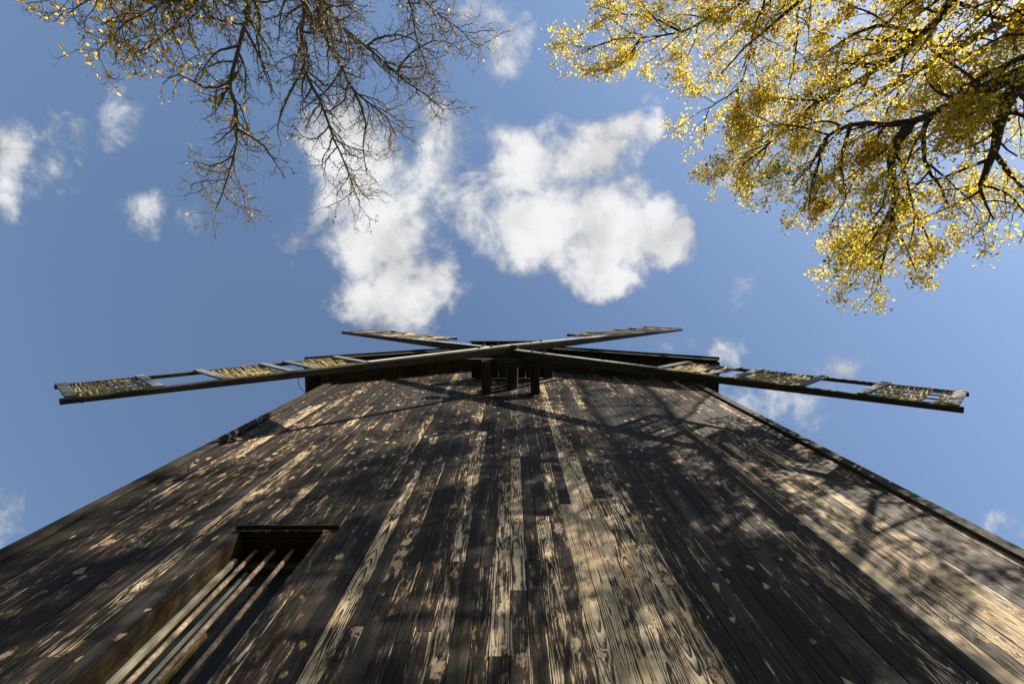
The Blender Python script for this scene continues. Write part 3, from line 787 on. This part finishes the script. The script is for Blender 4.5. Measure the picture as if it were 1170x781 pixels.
size = rg.uniform(.018, .046, nB); tint = np.array([(.24, .18, .055)]) * rg.uniform(.5, 1.5, (nB, 1)); 
k = rg.random(nB); yl = k < .045; tint[yl] = np.array([(.68, .34, .04)]) * rg.uniform(.6, 1.2, (yl.sum(), 1)); size[yl] = rg.uniform(.045, .07, yl.sum())
k2 = (B[:, 0] < -4.9) & (B[:, 1] > -6.5) & (B[:, 1] < -2.9) & (rg.random(nB) < .5); tint[k2] = np.array([(.72, .44, .04)]) * rg.uniform(.6, 1.15, (k2.sum(), 1)); size[k2] = rg.uniform(.055, .095, k2.sum())
leaves_mesh('leaves', B, size, tint, M_leafB, tl, rg)

# ---- right: golden tree in leaf
TR = Tree(23); RB = (11.3, -6.6, 0)
tr_ = empty('golden_tree', RB); tag(tr_, 'golden yellow autumn tree with dark limbs, spreading over the upper right sky', 'tree')
trk = trunk_pts(RB, 21.0, (.3, .6), TR.r)
PRb = {'levels': 3,
       0: dict(per_m=4.2, ang=50, len=1.8, taper=.45, rad=.032, tip=.006, n=8, jit=.12, trop=(0, 0, .065)),
       1: dict(per_m=6.0, ang=52, len=.78, taper=.4, rad=.010, tip=.0035, n=6, jit=.16, trop=(0, 0, .045)),
       2: dict(per_m=7.0, ang=50, len=.30, taper=.3, rad=.0045, tip=.0022, n=4, jit=.2, trop=(0, 0, -.02))}
traced = (
    (5.6, LP((1170, 81, 7.6), (1124, 101, 8.0), (1082, 122, 8.4), (1041, 138, 8.8), (1009, 143, 9.1), (972, 141, 9.5), (944, 159, 9.8), (925, 190, 10.0), (905, 212, 10.1)), .21, .014),
    (5.9, LP((1200, 45, 7.8), (1170, 65, 8.0), (1128, 85, 8.4), (1101, 104, 8.8), (1082, 118, 9.1), (1070, 150, 9.4)), .15, .02),
    (6.6, LP((1110, -40, 8.8), (1087, 0, 9.2), (1055, 37, 9.7), (1022, 65, 10.1), (981, 92, 10.5), (940, 111, 10.8), (912, 134, 11.1), (870, 172, 11.4), (845, 190, 11.5)), .19, .012),
    (7.6, LP((955, -60, 10.0), (916, 0, 10.6), (912, 32, 11.0), (905, 80, 11.4), (896, 120, 11.7)), .08, .01),
    (8.4, LP((900, -60, 11.0), (852, 0, 11.7), (815, 18, 12.2), (778, 37, 12.6), (732, 44, 12.9), (700, 46, 13.1), (668, 60, 13.3)), .10, .01),
    (8.0, LP((915, -40, 10.6), (866, 23, 11.3), (857, 60, 11.6), (843, 101, 11.9), (810, 124, 12.2), (804, 152, 12.4)), .08, .01),
    (6.2, LP((1185, -30, 8.4), (1120, 20, 9.0), (1060, 75, 9.6), (1010, 110, 10.0)), .09, .012),
    (6.0, LP((1220, 20, 8.0), (1150, 40, 8.6), (1110, 60, 9.0), (1060, 90, 9.4)), .08, .012))
for z0, t_, r0, r1 in traced:
    TR.limb([on_trunk(trk, z0), (on_trunk(trk, z0 + .6) + t_[0]) / 2] + t_, r0, r1, PRb, 0, .22)
for t_, r0, r1 in (
    (LP((1041, 138, 8.8), (1027, 161, 9.0), (1018, 184, 9.1), (1022, 217, 9.3), (1020, 249, 9.5), (1010, 290, 9.7), (1006, 322, 9.9)), .10, .01),
    (LP((1166, 90, 7.7), (1147, 124, 8.0), (1135, 170, 8.3), (1124, 203, 8.5), (1119, 217, 8.6), (1135, 250, 8.7)), .10, .012),
    (LP((1064, 132, 8.6), (1055, 152, 8.7), (1057, 184, 8.9), (1075, 215, 9.0), (1090, 250, 9.2)), .05, .01),
    (LP((732, 44, 12.9), (709, 74, 13.1), (668, 80, 13.3), (654, 70, 13.4)), .03, .007),
    (LP((843, 101, 11.9), (847, 143, 12.1), (866, 168, 12.3)), .03, .007),
    (LP((1020, 249, 9.5), (985, 268, 9.7), (960, 285, 9.8)), .03, .008),
    (LP((972, 141, 9.5), (960, 190, 9.6), (965, 225, 9.7), (950, 255, 9.8)), .04, .008),
    (LP((1135, 170, 8.3), (1160, 205, 8.4), (1180, 235, 8.5)), .035, .008),
    (LP((1022, 217, 9.3), (1045, 245, 9.4), (1062, 275, 9.5), (1068, 290, 9.5)), .03, .008),
    (LP((944, 159, 9.8), (930, 205, 9.9), (925, 235, 10.0), (930, 258, 10.1)), .03, .008),
    (LP((778, 37, 12.6), (745, 20, 12.9), (705, 15, 13.2), (680, 5, 13.3)), .03, .008),
    (LP((1087, 0, 9.2), (1140, 20, 8.9), (1170, 10, 8.8)), .04, .01),
    (LP((1124, 101, 8.0), (1140, 160, 8.2), (1165, 180, 8.2)), .03, .01),
    (LP((916, 0, 10.6), (880, 30, 11.0), (850, 55, 11.2), (820, 90, 11.4)), .04, .01),
    (LP((1055, 37, 9.7), (1000, 30, 10.2), (960, 50, 10.5), (930, 70, 10.8)), .05, .01)):
    TR.limb(t_, r0, r1, PRb, 1 if r0 < .045 else 0, .05)
n_in = len(TR.tips)
n_lim, n_twg = len(TR.limbs), len(TR.twigs)
for k in range(13):
    a = .3 + k * 2.4; z = 5.4 + k * 1.1; d_ = Vector((math.cos(a), math.sin(a), .7))
    if d_.y > .2 and z < 14: d_.y *= -.7
    TR.limb(TR.path(on_trunk(trk, z), d_, 5.0 - k * .22, 7, .07, Vector((0, 0, .02))), .045, .010, Poff, 0, .2)
def rooted(twigs, limbs):
    V = np.concatenate([np.array([tuple(p) for p in c]) for c, *_ in limbs]); out = []
    for it in twigs:
        if np.min(np.sum((V - np.array(tuple(it[0][0]))) ** 2, axis=1)) < .09: out.append(it)
    return out
def cull(items, p):
    mid = thin([tuple(c[len(c) // 2]) for c, *_ in items]); return [it for it, m_ in zip(items, mid) if it[3] == -1 or not (m_ and TR.r.random() < p)]
TR.limbs = TR.limbs[:n_lim] + cull(TR.limbs[n_lim:], .95); TR.twigs = cull(TR.twigs[:n_twg], .6) + rooted([t for t in cull(TR.twigs[n_twg:], .95) if t[3] == 1], TR.limbs)
TR.limbs.append((trk, .36, .04, -1))
tubes_mesh('trunk', TR.limbs, 6, M_barkR, tr_)
tubes_mesh('twigs', TR.twigs, 4, M_barkR, tr_)
rg = np.random.default_rng(5)
tips = TR.tips; TR.tips = tips[:n_in]; B = tip_points(TR, 112.0, rg, .07); nI = len(B)
TR.tips = [t for t in tips[n_in:] if TR.r.random() < .8]; B = np.concatenate([B, tip_points(TR, 10.0, rg, .06)]); TK = np.concatenate([np.array([tuple(p) for p in c]) for c, ra, rb, lv in TR.limbs if lv == -1 and ra > .045])
near = np.array([np.min(np.sum((TK - b) ** 2, axis=1)) < .12 for b in B]); keep_ = ~(near & (rg.random(len(B)) < .75))
nI = int(keep_[:nI].sum()); B = B[keep_]; B = B[~(thin(B) & (rg.random(len(B)) < np.where(np.arange(len(B)) < nI, .76, .97)))]; nB = len(B)
pal = np.array([(.70, .51, .045), (.66, .44, .04), (.54, .46, .06), (.36, .35, .055), (.55, .31, .03), (.18, .12, .035)])
ch = rg.choice(len(pal), nB, p=[.27, .23, .22, .14, .08, .06])
tint = pal[ch] * rg.uniform(.7, 1.2, (nB, 1))
leaves_mesh('leaves', B, rg.gamma(14, .0036, nB).clip(.026, .085), tint, M_leafY, tr_, rg)

# ---- tall trees added beyond the golden one to cast dapple on the wall
def added_shade_tree(seed, base, top, label, spread):
    TT = Tree(seed); tt = empty('added_shade_tree', base); tag(tt, label, 'tree')
    trk = trunk_pts(base, top, (.2, .5), TT.r); n = 24
    for k in range(n):
        a = .9 + k * 2.4; z = top * .42 + k * top * .555 / n
        TT.limb(TT.path(on_trunk(trk, z), Vector((math.cos(a), math.sin(a), .8)), spread - abs(k - 9) * .15, 7, .08, Vector((0, 0, .02))), .055, .010, Poff, 0, .2)
    TT.limbs = cull(TT.limbs, .95); TT.twigs = rooted([t for t in cull(TT.twigs, .95) if t[3] == 1], TT.limbs); TT.limbs.append((trk, .32, .05, -1))
    tubes_mesh('trunk', TT.limbs + TT.twigs, 6, M_barkR, tt)
    rg = np.random.default_rng(seed); TT.tips = [t for t in TT.tips if TT.r.random() < .7]
    B = tip_points(TT, 15.0, rg, .08); B = B[~(thin(B) & (rg.random(len(B)) < .95))]; nB = len(B); ch = rg.choice(len(pal), nB)
    leaves_mesh('leaves', B, rg.uniform(.07, .12, nB), pal[ch] * rg.uniform(.6, 1.0, (nB, 1)), M_leafY, tt, rg)
added_shade_tree(31, (19.0, -14.5, 0), 31.0, 'tallest yellowing tree, added behind the golden tree to dapple the upper wall', 5.2)
added_shade_tree(37, (13.6, -16.0, 0), 24.5, 'half bare tall tree with a narrow crown, added out of view to shade the wall', 4.6)

# ---- unseen ring of trees added to block light from the low sky
rg = np.random.default_rng(9); pts = []; trunks = []
wd = empty('sky_blocking_wood', (0, -30, 0)); tag(wd, 'unseen mixed autumn wood added to block the low sky', 'wood', kind='stuff')
for k in range(64):
    a = 2 * math.pi * k / 64 + R.uniform(-.04, .04); rr = R.uniform(30, 42); cx, cy = rr * math.sin(a), 2 + rr * math.cos(a); H = R.uniform(11, 15.5) * rr / 34
    n = 420; q = rg.normal(size=(n, 3)); q /= np.linalg.norm(q, axis=1)[:, None]; q *= rg.uniform(.55, 1.0, n)[:, None] ** .5
    pts.append(np.array([cx, cy, H * .54]) + q * np.array([2.9, 2.9, H * .46]))
    trunks.append(([Vector((cx, cy, 0)), Vector((cx + .2, cy, H * .4)), Vector((cx + .1, cy + .2, H * .9))], .25, .05, -1))
tubes_mesh('trunks', trunks, 6, M_barkR, wd)
B = np.concatenate(pts); nB = len(B)
pal = np.array([(.10, .12, .03), (.20, .16, .035), (.28, .17, .03), (.06, .08, .025)]); ch = rg.integers(0, 4, nB)
leaves_mesh('foliage', B, rg.uniform(.5, .95, nB), pal[ch] * rg.uniform(.7, 1.2, (nB, 1)), M_leafB, wd, rg)
